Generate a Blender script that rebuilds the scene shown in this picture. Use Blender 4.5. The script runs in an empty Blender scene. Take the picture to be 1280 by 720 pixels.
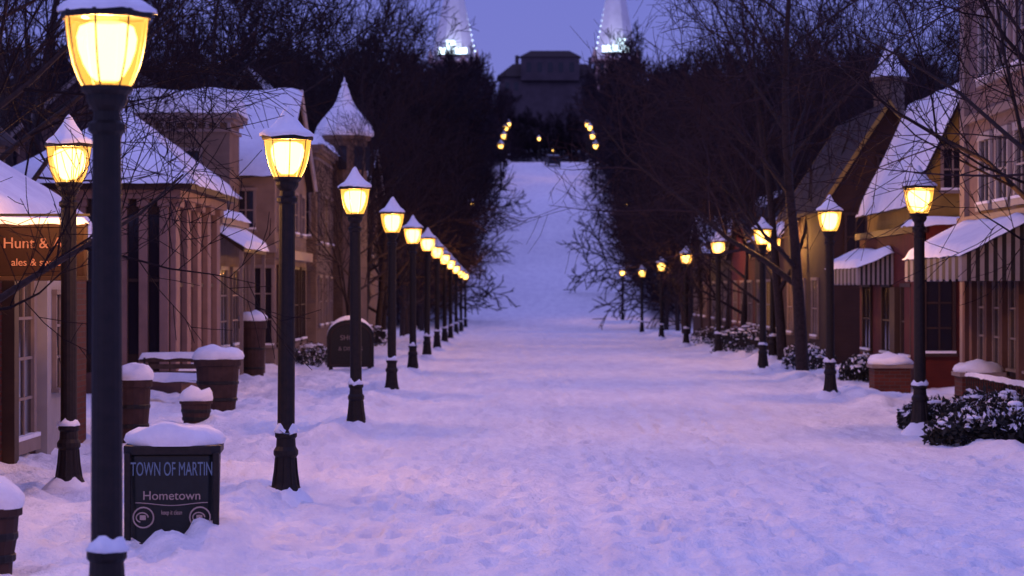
import bpy, math, random
import numpy as np
from mathutils import Vector, noise as mnoise
random.seed(7); np.random.seed(7)
scene = bpy.context.scene
COL = scene.collection
R = math.radians

# ------------------------------------------------------------------ materials
def newmat(name):
    m = bpy.data.materials.new(name); m.use_nodes = True
    nt = m.node_tree; b = nt.nodes["Principled BSDF"]
    return m, nt, b
def simple(name, col, rough=0.7, var=0.25, scale=6.0, bump=0.15, metal=0.0, detail=3):
    m, nt, b = newmat(name)
    tc = nt.nodes.new("ShaderNodeTexCoord")
    n = nt.nodes.new("ShaderNodeTexNoise"); n.inputs["Scale"].default_value = scale; n.inputs["Detail"].default_value = detail
    nt.links.new(tc.outputs["Object"], n.inputs["Vector"])
    r = nt.nodes.new("ShaderNodeValToRGB")
    r.color_ramp.elements[0].position = 0.3; r.color_ramp.elements[1].position = 0.7
    r.color_ramp.elements[0].color = tuple(c*(1-var) for c in col)+(1,)
    r.color_ramp.elements[1].color = tuple(min(1, c*(1+var)) for c in col)+(1,)
    nt.links.new(n.outputs["Fac"], r.inputs["Fac"]); nt.links.new(r.outputs["Color"], b.inputs["Base Color"])
    b.inputs["Roughness"].default_value = rough; b.inputs["Metallic"].default_value = metal
    b.inputs["Specular IOR Level"].default_value = 0.3
    if bump:
        bp = nt.nodes.new("ShaderNodeBump"); bp.inputs["Strength"].default_value = bump; bp.inputs["Distance"].default_value = 0.02
        nt.links.new(n.outputs["Fac"], bp.inputs["Height"]); nt.links.new(bp.outputs["Normal"], b.inputs["Normal"])
    return m
def twigmat(name, col):
    m, nt, b = newmat(name); b.inputs["Base Color"].default_value = col+(1,); b.inputs["Roughness"].default_value = .95; b.inputs["Specular IOR Level"].default_value = 0.1
    oi = nt.nodes.new("ShaderNodeObjectInfo"); mr = nt.nodes.new("ShaderNodeMapRange"); mr.inputs["To Min"].default_value = .6; mr.inputs["To Max"].default_value = 1.5
    nt.links.new(oi.outputs["Random"], mr.inputs["Value"]); v = nt.nodes.new("ShaderNodeVectorMath"); v.operation = 'SCALE'; v.inputs[0].default_value = col
    nt.links.new(mr.outputs[0], v.inputs["Scale"]); nt.links.new(v.outputs[0], b.inputs["Base Color"]); return m
def siding(name, col, period=0.14, var=0.15):
    m, nt, b = newmat(name)
    tc = nt.nodes.new("ShaderNodeTexCoord"); sp = nt.nodes.new("ShaderNodeSeparateXYZ")
    nt.links.new(tc.outputs["Object"], sp.inputs[0])
    d = nt.nodes.new("ShaderNodeMath"); d.operation = 'DIVIDE'; d.inputs[1].default_value = period
    f = nt.nodes.new("ShaderNodeMath"); f.operation = 'FRACT'
    nt.links.new(sp.outputs["Z"], d.inputs[0]); nt.links.new(d.outputs[0], f.inputs[0])
    n = nt.nodes.new("ShaderNodeTexNoise"); n.inputs["Scale"].default_value = 2.2; n.inputs["Detail"].default_value = 5
    nt.links.new(tc.outputs["Object"], n.inputs["Vector"])
    r = nt.nodes.new("ShaderNodeValToRGB")
    r.color_ramp.elements[0].color = tuple(c*(1-var*1.5) for c in col)+(1,); r.color_ramp.elements[0].position = .3
    r.color_ramp.elements[1].color = tuple(min(1, c*(1+var)) for c in col)+(1,); r.color_ramp.elements[1].position = .7
    nt.links.new(n.outputs["Fac"], r.inputs["Fac"]); nt.links.new(r.outputs["Color"], b.inputs["Base Color"])
    bp = nt.nodes.new("ShaderNodeBump"); bp.inputs["Strength"].default_value = 0.9; bp.inputs["Distance"].default_value = 0.03
    nt.links.new(f.outputs[0], bp.inputs["Height"]); nt.links.new(bp.outputs["Normal"], b.inputs["Normal"])
    b.inputs["Roughness"].default_value = 0.8; b.inputs["Specular IOR Level"].default_value = 0.25
    return m
def brick(name, c1, c2, mortar):
    m, nt, b = newmat(name)
    tc = nt.nodes.new("ShaderNodeTexCoord"); sp = nt.nodes.new("ShaderNodeSeparateXYZ")
    nt.links.new(tc.outputs["Object"], sp.inputs[0])
    ad = nt.nodes.new("ShaderNodeMath"); ad.operation = 'ADD'
    nt.links.new(sp.outputs["X"], ad.inputs[0]); nt.links.new(sp.outputs["Y"], ad.inputs[1])
    cb = nt.nodes.new("ShaderNodeCombineXYZ"); nt.links.new(ad.outputs[0], cb.inputs["X"]); nt.links.new(sp.outputs["Z"], cb.inputs["Y"])
    br = nt.nodes.new("ShaderNodeTexBrick"); nt.links.new(cb.outputs[0], br.inputs["Vector"])
    br.inputs["Scale"].default_value = 1.0; br.inputs["Brick Width"].default_value = 0.22; br.inputs["Row Height"].default_value = 0.075
    br.inputs["Mortar Size"].default_value = 0.008
    br.inputs["Color1"].default_value = c1+(1,); br.inputs["Color2"].default_value = c2+(1,); br.inputs["Mortar"].default_value = mortar+(1,)
    nt.links.new(br.outputs["Color"], b.inputs["Base Color"]); b.inputs["Roughness"].default_value = 0.85; b.inputs["Specular IOR Level"].default_value = 0.2
    bp = nt.nodes.new("ShaderNodeBump"); bp.inputs["Strength"].default_value = 0.4; bp.inputs["Distance"].default_value = 0.01; bp.invert = True
    nt.links.new(br.outputs["Fac"], bp.inputs["Height"]); nt.links.new(bp.outputs["Normal"], b.inputs["Normal"])
    return m
def emis(name, col, st, transp=None, tfac=0.5, sample='NONE'):
    m = bpy.data.materials.new(name); m.use_nodes = True; nt = m.node_tree
    nt.nodes.remove(nt.nodes["Principled BSDF"]); out = nt.nodes["Material Output"]
    e = nt.nodes.new("ShaderNodeEmission"); e.inputs[0].default_value = col+(1,); e.inputs[1].default_value = st
    if transp is None: nt.links.new(e.outputs[0], out.inputs[0])
    else:
        t = nt.nodes.new("ShaderNodeBsdfTransparent"); t.inputs[0].default_value = transp+(1,)
        if tfac is None:
            a = nt.nodes.new("ShaderNodeAddShader"); nt.links.new(e.outputs[0], a.inputs[0]); nt.links.new(t.outputs[0], a.inputs[1])
            nt.links.new(a.outputs[0], out.inputs[0])
        else:
            a = nt.nodes.new("ShaderNodeMixShader"); a.inputs[0].default_value = tfac
            nt.links.new(e.outputs[0], a.inputs[1]); nt.links.new(t.outputs[0], a.inputs[2]); nt.links.new(a.outputs[0], out.inputs[0])
    m.cycles.emission_sampling = sample
    return m

def snowmat(name, ground=False):
    m, nt, b = newmat(name)
    tc = nt.nodes.new("ShaderNodeTexCoord")
    b.inputs["Roughness"].default_value = 0.62
    b.inputs["Specular IOR Level"].default_value = 0.2
    n1 = nt.nodes.new("ShaderNodeTexNoise"); n1.inputs["Scale"].default_value = 9 if not ground else 6.5; n1.inputs["Detail"].default_value = 4; n1.inputs["Roughness"].default_value = .68
    nt.links.new(tc.outputs["Object"], n1.inputs["Vector"])
    bp = nt.nodes.new("ShaderNodeBump"); bp.inputs["Strength"].default_value = 0.35 if not ground else 0.8; bp.inputs["Distance"].default_value = 0.04 if not ground else 0.08
    nt.links.new(n1.outputs["Fac"], bp.inputs["Height"]); nt.links.new(bp.outputs["Normal"], b.inputs["Normal"])
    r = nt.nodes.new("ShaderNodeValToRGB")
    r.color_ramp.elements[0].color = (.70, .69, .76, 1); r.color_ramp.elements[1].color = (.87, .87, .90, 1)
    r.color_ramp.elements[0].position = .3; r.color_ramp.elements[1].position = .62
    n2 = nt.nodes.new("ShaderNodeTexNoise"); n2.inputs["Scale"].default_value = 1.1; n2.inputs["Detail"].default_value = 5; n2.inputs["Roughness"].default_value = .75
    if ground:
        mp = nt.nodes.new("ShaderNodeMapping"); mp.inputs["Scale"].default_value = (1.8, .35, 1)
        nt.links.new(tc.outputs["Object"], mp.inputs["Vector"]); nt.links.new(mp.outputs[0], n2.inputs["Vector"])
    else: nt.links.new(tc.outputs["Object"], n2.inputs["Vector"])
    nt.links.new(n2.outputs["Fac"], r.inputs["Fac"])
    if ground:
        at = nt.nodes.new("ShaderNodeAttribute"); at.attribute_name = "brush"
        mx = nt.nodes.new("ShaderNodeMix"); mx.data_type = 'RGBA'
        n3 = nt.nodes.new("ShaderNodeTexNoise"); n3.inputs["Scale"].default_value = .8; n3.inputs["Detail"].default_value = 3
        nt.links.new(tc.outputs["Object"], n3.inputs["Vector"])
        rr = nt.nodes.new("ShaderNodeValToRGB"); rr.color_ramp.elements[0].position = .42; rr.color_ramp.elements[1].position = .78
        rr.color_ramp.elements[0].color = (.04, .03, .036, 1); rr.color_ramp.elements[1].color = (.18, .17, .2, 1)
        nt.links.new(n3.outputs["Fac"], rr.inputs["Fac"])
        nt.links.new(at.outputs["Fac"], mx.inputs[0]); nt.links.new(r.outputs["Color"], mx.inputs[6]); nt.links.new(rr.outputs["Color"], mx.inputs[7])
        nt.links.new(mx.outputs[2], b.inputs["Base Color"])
    else: nt.links.new(r.outputs["Color"], b.inputs["Base Color"])
    return m

SNOW = snowmat("snow"); GSNOW = snowmat("ground_snow", True)
IRON = simple("painted_iron", (.010, .008, .008), .55, .4, 25, .1)
POSTBR = simple("post_paint", (.011, .006, .005), .6, .4, 18, .15)
BARK = simple("bark", (.028, .018, .018), .9, .35, 14, .3)
TWIG = twigmat("twigs", (.026, .017, .02))
FTWIG = twigmat("forest_twigs", (.036, .024, .031))
BRICKR = brick("red_brick", (.11, .026, .017), (.07, .019, .013), (.07, .05, .045))
BRICKD = brick("brown_brick", (.055, .022, .017), (.036, .016, .012), (.045, .035, .03))
TAN = siding("tan_siding", (.17, .115, .085)); CREAM = siding("cream_siding", (.20, .145, .12)); YEL = siding("yellow_siding", (.28, .18, .05))
ROSE = simple("rose_stucco", (.11, .055, .045), .85, .15, 3); PILA = simple("pilaster_paint", (.24, .145, .12), .75, .12, 4)
PALE = siding("pale_siding", (.165, .115, .115), .17); DKBR = siding("dark_brown_siding", (.035, .017, .014)); REDW = siding("red_siding", (.10, .017, .012))
TRIM = simple("trim_paint", (.22, .165, .145), .6, .1, 5, .05); TRIMD = simple("dark_trim", (.035, .017, .013), .6, .2, 5, .05)
WHITEP = simple("white_paint", (.30, .27, .265), .6, .08, 5, .05)
SHING = simple("shingles", (.035, .024, .024), .9, .35, 20, .5)
BLACK = simple("black_canvas", (.010, .009, .013), .7, .3, 12, .05); WCAN = simple("white_canvas", (.22, .20, .22), .8, .08, 10, .05)
WOOD = simple("bench_wood", (.06, .035, .025), .7, .3, 12, .2)
GLASS, _nt, _b = newmat("window_glass"); _b.inputs["Base Color"].default_value = (.015, .013, .02, 1); _b.inputs["Roughness"].default_value = .12
_n = _nt.nodes.new("ShaderNodeTexNoise"); _n.inputs["Scale"].default_value = 2.0; _bp = _nt.nodes.new("ShaderNodeBump"); _bp.inputs["Strength"].default_value = .08
_nt.links.new(_n.outputs[0], _bp.inputs["Height"]); _nt.links.new(_bp.outputs[0], _b.inputs["Normal"])
WARMG = emis("lit_window_glass", (1, .45, .15), .12)
LGLASS = emis("lamp_glass", (1.0, .44, .07), 2.2, (1, .86, .6), .5)
LCORE = emis("lamp_mantle", (1.0, .68, .22), 6.0, (1, 1, 1), None)
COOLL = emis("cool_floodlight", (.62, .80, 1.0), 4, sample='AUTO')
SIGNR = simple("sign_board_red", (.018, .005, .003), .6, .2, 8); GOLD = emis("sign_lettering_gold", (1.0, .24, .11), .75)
GREENB = simple("bin_green", (.008, .012, .014), .5, .3, 10); LETB = simple("lettering_blue", (.13, .20, .28), .6, .1)
LETW = simple("lettering_pale", (.38, .29, .26), .6, .1); TERR = simple("planter_clay", (.045, .022, .018), .8, .3, 6)
LEAFD = simple("dark_leaves", (.018, .018, .015), .8, .5, 9, 0)
CARP = simple("car_paint", (.02, .02, .03), .3, .1, 3, 0)
TOWERM = simple("tower_stone", (.36, .22, .23), .85, .2, 1); TOWROOF = simple("tower_roof_frost", (.75, .70, .76), .8, .1, .6)
FARB = simple("far_building_wall", (.07, .052, .064), .9, .2, .4)

# ------------------------------------------------------------------ mesh builder
class MB:
    def __init__(s): s.v = []; s.f = []; s.m = []; s.mats = []
    def mi(s, mat):
        if mat not in s.mats: s.mats.append(mat)
        return s.mats.index(mat)
    def poly(s, vs, fs, mat):
        o = len(s.v); s.v += [tuple(map(float, v)) for v in vs]; k = s.mi(mat)
        for f in fs: s.f.append(tuple(i+o for i in f)); s.m.append(k)
    def box(s, x0, x1, y0, y1, z0, z1, mat):
        s.poly([(x0,y0,z0),(x1,y0,z0),(x1,y1,z0),(x0,y1,z0),(x0,y0,z1),(x1,y0,z1),(x1,y1,z1),(x0,y1,z1)],
               [(0,3,2,1),(4,5,6,7),(0,1,5,4),(1,2,6,5),(2,3,7,6),(3,0,4,7)], mat)
    def lathe(s, prof, mat, seg=16, cx=0, cy=0, rot=0, capb=True, capt=True, sx=1, sy=1):
        vs = []; fs = []
        for (r, z) in prof:
            for i in range(seg):
                a = 2*math.pi*i/seg+rot; vs.append((cx+r*sx*math.cos(a), cy+r*sy*math.sin(a), z))
        for j in range(len(prof)-1):
            for i in range(seg):
                k = (i+1) % seg; fs.append((j*seg+i, j*seg+k, (j+1)*seg+k, (j+1)*seg+i))
        if capb: fs.append(tuple(reversed(range(seg))))
        if capt: fs.append(tuple(range((len(prof)-1)*seg, len(prof)*seg)))
        s.poly(vs, fs, mat)
    def tube(s, pts, rs, mat, n=4):
        P = [Vector(p) for p in pts]; vs = []; fs = []
        for i, p in enumerate(P):
            d = (P[min(i+1, len(P)-1)]-P[max(i-1, 0)]); d = d.normalized() if d.length > 1e-9 else Vector((0,0,1))
            a = d.cross(Vector((.31, .93, .17))).normalized(); b = d.cross(a)
            for k in range(n):
                t = 2*math.pi*k/n; vs.append(p+(a*math.cos(t)+b*math.sin(t))*rs[i])
        for i in range(len(P)-1):
            for k in range(n):
                q = (k+1) % n; fs.append((i*n+k, i*n+q, (i+1)*n+q, (i+1)*n+k))
        s.poly(vs, fs, mat)
    def snow(s, p00, p10, p11, p01, t=.16, nu=18, nv=12, seed=0, over=.04, mat=None):
        mat = mat or SNOW; A, B, C, D = map(Vector, (p00, p10, p11, p01)); vs = []; fs = []
        for j in range(nv+1):
            for i in range(nu+1):
                u = i/nu; v = j/nv
                uu = u+over*(u-.5)*2*.5; vv = v+over*(v-.5)*2*.5
                p = A*(1-uu)*(1-vv)+B*uu*(1-vv)+C*uu*vv+D*(1-uu)*vv
                e = min(u, 1-u, v, 1-v); edge = min(1, e/.09)
                h = math.sqrt(max(0, 1-(1-edge)**2))
                nz = mnoise.noise(Vector((p.x*1.1+seed*3.1, p.y*1.1, p.z*.8)))
                hh = t*h*(1+.55*nz)+.008
                if e == 0:
                    hh = -.02+.03*mnoise.noise(Vector((p.x*4+seed, p.y*4, 2)))
                vs.append(p+Vector((0, 0, hh)))
        for j in range(nv):
            for i in range(nu):
                a = j*(nu+1)+i; fs.append((a, a+1, a+nu+2, a+nu+1))
        s.poly(vs, fs, mat)
    def obj(s, name, parent=None, smooth=False, bevel=0, loc=None, mesh_only=False):
        me = bpy.data.meshes.new(name); me.from_pydata(s.v, [], s.f)
        for m in s.mats: me.materials.append(m)
        me.polygons.foreach_set("material_index", s.m)
        if smooth: me.polygons.foreach_set("use_smooth", [True]*len(s.f))
        me.update()
        if mesh_only: return me
        return put(name, me, parent, loc, bevel)
def put(name, data, parent=None, loc=None, bevel=0, rot=None, scale=None):
    o = bpy.data.objects.new(name, data); COL.objects.link(o)
    if parent: o.parent = parent
    if loc: o.location = loc
    if rot: o.rotation_euler = rot
    if scale: o.scale = scale
    if bevel:
        b = o.modifiers.new("bevel", 'BEVEL'); b.width = bevel; b.segments = 2; b.limit_method = 'ANGLE'
    return o
def empty(name, loc=(0,0,0), rot=(0,0,0), scale=(1,1,1)):
    e = bpy.data.objects.new(name, None); e.empty_display_size = .3; COL.objects.link(e); e.location = loc; e.rotation_euler = rot; e.scale = scale; return e

# ------------------------------------------------------------------ terrain
_py = np.array([-200,0,75,120,150,165,185,210,365,385,400,450,520,640,4000.])
_pz = np.array([0,0,0,-.35,-.6,-.55,.5,2.9,21.4,22.6,22.9,23.5,31,44,44.])
_ys = np.arange(-200, 4000, 1.0); _zs = np.interp(_ys, _py, _pz); _k = np.hanning(17); _k /= _k.sum(); _zs2 = np.convolve(_zs, _k, 'same'); _zs2[:20] = 0; _zs2[-20:] = 44
def prof(y): return np.interp(y, _ys, _zs2)
def P(y): return float(prof(y))
def xl(y): return np.interp(y, [0, 75, 170, 380, 420], [-1.9, -2.2, -2.7, .1, 1.5])
def xr(y): return np.interp(y, [0, 75, 170, 380, 420], [5.4, 6.6, 8.0, 11.4, 10.5])
def vn(x, y, seed=0):
    xi = np.floor(x).astype(np.int64); yi = np.floor(y).astype(np.int64); fx = x-xi; fy = y-yi
    fx = fx*fx*(3-2*fx); fy = fy*fy*(3-2*fy)
    def h(a, b):
        n = (a*374761393+b*668265263+seed*982451653) & 0x7fffffff; n = ((n ^ (n >> 13))*1274126177) & 0x7fffffff
        return ((n ^ (n >> 16)) & 0xffff)/65535.0
    return (h(xi,yi)*(1-fx)+h(xi+1,yi)*fx)*(1-fy)+(h(xi,yi+1)*(1-fx)+h(xi+1,yi+1)*fx)*fy-.5
def sst(a, b, x): t = np.clip((x-a)/(b-a), 0, 1); return t*t*(3-2*t)
xs = np.concatenate([np.linspace(-1500,-120,12), np.linspace(-110,-14,40), np.arange(-13,-8,.35), np.arange(-8,9,.055), np.arange(9,16,.3), np.linspace(17,120,42), np.linspace(140,1500,12)])
yl = [-40., 0., 6.]
while yl[-1] < 520: yl.append(yl[-1]+max(.06, yl[-1]*.0048))
ysg = np.array(yl+list(np.linspace(540, 3500, 14)))
X, Y = np.meshgrid(xs, ysg); Z = prof(Y)
side = np.clip(sst(0, .8, xl(Y)-X)+sst(0, .9, X-xr(Y)), 0, 1)
near = 1-sst(120, 200, Y)
lump = vn(X*1.3, Y*.8, 1)*.45+vn(X*3.1, Y*2.0, 2)*.33+vn(X*6.5, Y*4.5, 3)*.34
foot = np.minimum(0, vn(X*3.4, Y*2.2, 8)+.05)*1.3+np.minimum(0, vn(X*5.3+7, Y*3.6, 18)+.15)*1.2
trodden = .25+1.3*np.clip(vn(X*.45, Y*.1, 21)+.45, 0, 1)
trk = vn(X*2.3+vn(X*.1, Y*.05, 5)*2, Y*.05, 6)
Z = Z+near*(side*(lump*.32+.05)+(1-side)*(lump*.045+foot*.07*trodden+trk*.045+vn(X*9, Y*6, 9)*.03))
bank = np.exp(-((X-(xl(Y)-.5))/.33)**2)+np.exp(-((X-(xr(Y)+.55))/.38)**2)
Z = Z+near*bank*(.10+vn(X*1.1, Y*.55, 11)*.18)
Z = Z+near*(sst(.9, 2.6, xl(Y)-X-2)+sst(.9, 2.6, X-xr(Y)-1.5))*.10
Z = Z+(1-near)*(1-sst(400,430,Y))*(1-side)*(lump*.04+vn(X*1.2,Y*.03,13)*.06)
for k, (xa, dep) in enumerate(((.35, .026), (1.85, .026), (2.9, .024), (4.4, .022), (.9, .016), (2.45, .016))):
    cx = xa+.35*np.sin(Y*.045+k)+.25*np.sin(Y*.013+k*2.1)+vn(Y*.3, Y*0+k, 30+k)*.16
    d = (X-cx)/.13; Z = Z+near*(np.exp(-d*d)*-dep+np.exp(-((np.abs(X-cx)-.24)/.09)**2)*dep*.5)*(.25+np.clip(vn(X*0+k, Y*.16, 40+k)+.5, 0, 1))
fr = random.Random(99)
def stamp(px, py, dep, ang):
    ix0, ix1 = np.searchsorted(xs, [px-.45, px+.45]); iy0, iy1 = np.searchsorted(ysg, [py-.5, py+.5])
    if ix1-ix0 < 3 or iy1-iy0 < 3: return
    XX = X[iy0:iy1, ix0:ix1]-px; YY = Y[iy0:iy1, ix0:ix1]-py; c, s_ = math.cos(ang), math.sin(ang)
    a = XX*c+YY*s_; b_ = -XX*s_+YY*c; q = (a/.095)**2+(b_/.19)**2
    Z[iy0:iy1, ix0:ix1] += -dep*np.exp(-q**1.6)+dep*.35*np.exp(-((np.sqrt(q)-1.45)/.3)**2)
for t in range(34):
    px = fr.uniform(-1.9, 6.2) if t > 9 else fr.uniform(-3.6, -1.2); py = fr.uniform(8, 20); ang = fr.uniform(-.05, .05); L = fr.uniform(12, 50); y0 = py; sd = 1
    while py < y0+L:
        ang = ang*.9+fr.uniform(-.05, .05); px += -math.sin(ang)*.62; py += math.cos(ang)*.62; sd = -sd
        stamp(px+sd*.13, py+fr.uniform(-.05, .05), fr.uniform(.035, .075), ang)
for t in range(5):
    py = fr.uniform(17, 48); px = -3.5; sd = 1
    while px < 6.5: px += .6; py += fr.uniform(-.08, .12); sd = -sd; stamp(px, py+sd*.14, fr.uniform(.03, .06), 1.57)
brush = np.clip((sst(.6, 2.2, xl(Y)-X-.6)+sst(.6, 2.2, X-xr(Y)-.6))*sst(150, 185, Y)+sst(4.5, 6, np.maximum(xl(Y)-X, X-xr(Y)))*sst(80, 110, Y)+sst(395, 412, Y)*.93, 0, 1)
nv_, nu_ = X.shape
verts = np.stack([X.ravel(), Y.ravel(), Z.ravel()], 1)
idx = np.arange(nv_*nu_).reshape(nv_, nu_)
quads = np.stack([idx[:-1,:-1].ravel(), idx[:-1,1:].ravel(), idx[1:,1:].ravel(), idx[1:,:-1].ravel()], 1)
me = bpy.data.meshes.new("snowy_ground"); me.vertices.add(len(verts)); me.vertices.foreach_set("co", verts.ravel())
me.loops.add(quads.size); me.loops.foreach_set("vertex_index", quads.ravel().astype(np.int32))
me.polygons.add(len(quads)); me.polygons.foreach_set("loop_start", np.arange(0, quads.size, 4, dtype=np.int32))
me.polygons.foreach_set("loop_total", np.full(len(quads), 4, dtype=np.int32))
me.update(calc_edges=True); me.polygons.foreach_set("use_smooth", [True]*len(quads))
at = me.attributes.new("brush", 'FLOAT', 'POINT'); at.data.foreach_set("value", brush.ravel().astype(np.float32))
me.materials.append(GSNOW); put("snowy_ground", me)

# ------------------------------------------------------------------ street lamps
def lamp_meshes():
    b = MB(); r8 = math.pi/8
    b.lathe([(.205,-.15),(.205,.05),(.185,.08),(.17,.12),(.135,.2),(.115,.33),(.105,.47),(.125,.5),(.125,.54),(.10,.58),(.095,.66),(.112,.68),(.112,.72),(.088,.75),
             (.086,1.6),(.08,3.02),(.082,3.03),(.105,3.05),(.105,3.09),(.078,3.11),(.075,3.16),(.10,3.19),(.115,3.22),(.115,3.25),(.145,3.275),(.145,3.30)], POSTBR, 16)
    for i in range(8):
        a = i*math.pi/4; ca, sa = math.cos(a), math.sin(a)
        b.tube([(ca*.135, sa*.135, .2-.02), (ca*.115, sa*.115, .33), (ca*.105, sa*.105, .47)], [.014,.012,.010], POSTBR, 4)
    post = b.obj("post", mesh_only=True)
    b = MB()
    gp = [(.133,3.295),(.158,3.34),(.190,3.42),(.213,3.52),(.228,3.62),(.234,3.675)]
    for i in range(8):
        a = i*math.pi/4+r8
        b.tube([((r+.003)*math.cos(a), (r+.003)*math.sin(a), z) for r, z in gp], [.0055]*6, IRON, 4)
    b.lathe([(.225,3.672),(.255,3.672),(.262,3.69),(.258,3.712),(.22,3.73),(.16,3.775),(.105,3.84),(.06,3.90),(.03,3.945),(.02,3.95),(.028,3.965),(.02,3.985),(.004,4.01)], IRON, 8, rot=r8, capb=False)
    frame = b.obj("lantern_frame", mesh_only=True)
    b = MB(); b.lathe(gp, LGLASS, 8, rot=r8, capb=False, capt=False); glass = b.obj("glass_panes", mesh_only=True)
    b = MB(); b.lathe([(.06,3.33),(.095,3.36),(.13,3.42),(.158,3.50),(.168,3.57),(.15,3.63),(.09,3.655)], LCORE, 14, capb=False, capt=False); core = b.obj("frosted_mantle", smooth=True, mesh_only=True)
    snows = []
    for k in range(3):
        b = MB(); vs = []
        pr = [(.262,3.705),(.266,3.73),(.225,3.765),(.165,3.80),(.12,3.855),(.08,3.91),(.052,3.955),(.035,3.99),(.004,4.02)]
        seg = 14
        for (r, z) in pr:
            for i in range(seg):
                a = 2*math.pi*i/seg; q = 1+.16*mnoise.noise(Vector((math.cos(a)*1.5+k*5, math.sin(a)*1.5, z*6)))
                vs.append((r*q*math.cos(a), r*q*math.sin(a), z+.02*mnoise.noise(Vector((math.cos(a)*2, math.sin(a)*2, k*3+z)))))
        fs = [(j*seg+i, j*seg+(i+1) % seg, (j+1)*seg+(i+1) % seg, (j+1)*seg+i) for j in range(len(pr)-1) for i in range(seg)]
        b.poly(vs, fs, SNOW)
        vs = []
        pr = [(.32,-.02),(.27,.05),(.225,.10),(.19,.13),(.15,.17)]
        for (r, z) in pr:
            for i in range(seg):
                a = 2*math.pi*i/seg; q = 1+.3*mnoise.noise(Vector((math.cos(a)*1.3+k*7, math.sin(a)*1.3, z)))
                vs.append((r*q*math.cos(a), r*q*math.sin(a), z+.05*mnoise.noise(Vector((math.cos(a)*2+k, math.sin(a)*2, 4)))))
        fs = [(j*seg+i, j*seg+(i+1) % seg, (j+1)*seg+(i+1) % seg, (j+1)*seg+i) for j in range(len(pr)-1) for i in range(seg)]
        b.poly(vs, fs, SNOW)
        vs = []
        for (r, z) in [(.05,.70),(.122,.722),(.124,.735),(.10,.77),(.086,.79)]:
            for i in range(seg):
                a = 2*math.pi*i/seg; q = 1+.22*mnoise.noise(Vector((math.cos(a)*1.6+k*3, math.sin(a)*1.6, 1))); hz = .09*mnoise.noise(Vector((math.cos(a)*1.2+k*2, math.sin(a)*1.2, 7)))
                vs.append((r*q*math.cos(a), r*q*math.sin(a), z+(hz if z > .73 else 0)))
        b.poly(vs, [(j*seg+i, j*seg+(i+1) % seg, (j+1)*seg+(i+1) % seg, (j+1)*seg+i) for j in range(4) for i in range(seg)], SNOW)
        snows.append(b.obj("snow_cap", smooth=True, mesh_only=True))
    return post, frame, glass, core, snows
LP, LF, LG, LC, LS = lamp_meshes()
lampdata = bpy.data.lights.new("bulb", 'POINT'); lampdata.energy = 560; lampdata.color = (1, .50, .17); lampdata.shadow_soft_size = .06
_lc = [0]
def lamp(x, y, s=1.0, tilt=0, light=True):
    _lc[0] += 1; k = _lc[0]
    e = empty("street_lamp", (x, y, P(y)), (R(tilt), R(tilt*.6), R(k*17)), (s, s, s))
    put("post", LP, e); put("lantern_frame", LF, e); put("glass_panes", LG, e); put("frosted_mantle", LC, e); put("snow_cap", LS[k % 3], e)
    if light: put("bulb", lampdata, e, (0, 0, 3.5))
NL = [1.1, 2, 3, 4, 5, 6, 7, 8, 9, 10.2, 11.6, 13.2]
for i, n in enumerate(NL): lamp(-2.141-.0727*n-(.03 if n < 1.5 else 0), 12*n, tilt=[0,.3,-.3,.2,0,.4][i % 6])
for n in [2.97, 3.9, 5.1, 6.4, 7.85, 9.5, 11.4, 14.2]: lamp(5.64+.1616*n, 12*n, tilt=.2)
lamp(-4.70, 25.2)
lamp(7.9, 72)
for y in (308, 330, 353, 378):
    lamp(float(xl(y))-.6, y, 1.7, light=y in (330, 378)); lamp(float(xr(y))+.6, y, 1.7, light=y in (330, 378))
lamp(float(xl(236))-2.2, 236, 1.3, light=False); lamp(float(xr(236))+2.4, 236, 1.3, light=False)
lamp(4.6, 404, 1.3, light=False); lamp(7.7, 452, 1.3, light=False)

# ------------------------------------------------------------------ buildings
def window(b, face, c, u0, u1, z0, z1, frame=TRIM, glass=GLASS, mx=1, mz=1, fw=.07, sill=True):
    def bx(a0, a1, d0, d1, q0, q1, m):
        if face == 'S': b.box(a0, a1, c-d1, c-d0, q0, q1, m)
        elif face == 'E': b.box(c+d0, c+d1, a0, a1, q0, q1, m)
        else: b.box(c-d1, c-d0, a0, a1, q0, q1, m)
    bx(u0+.01, u1-.01, .004, .018, z0+.01, z1-.01, glass)
    bx(u0-fw, u0, .003, .06, z0, z1, frame); bx(u1, u1+fw, .003, .06, z0, z1, frame)
    bx(u0-fw-.02, u1+fw+.02, .003, .075, z1, z1+fw*1.2, frame)
    bx(u0-fw-.03, u1+fw+.03, .003, .10, z0-fw, z0, frame)
    for i in range(1, mx+1):
        u = u0+(u1-u0)*i/(mx+1); bx(u-.018, u+.018, .02, .042, z0, z1, frame)
    for i in range(1, mz+1):
        z = z0+(z1-z0)*i/(mz+1); bx(u0, u1, .02, .038, z-.018, z+.018, frame)
    if sill:
        bx(u0-fw, u1+fw, .02, .11, z0+.002, z0+.05, SNOW)
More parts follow.
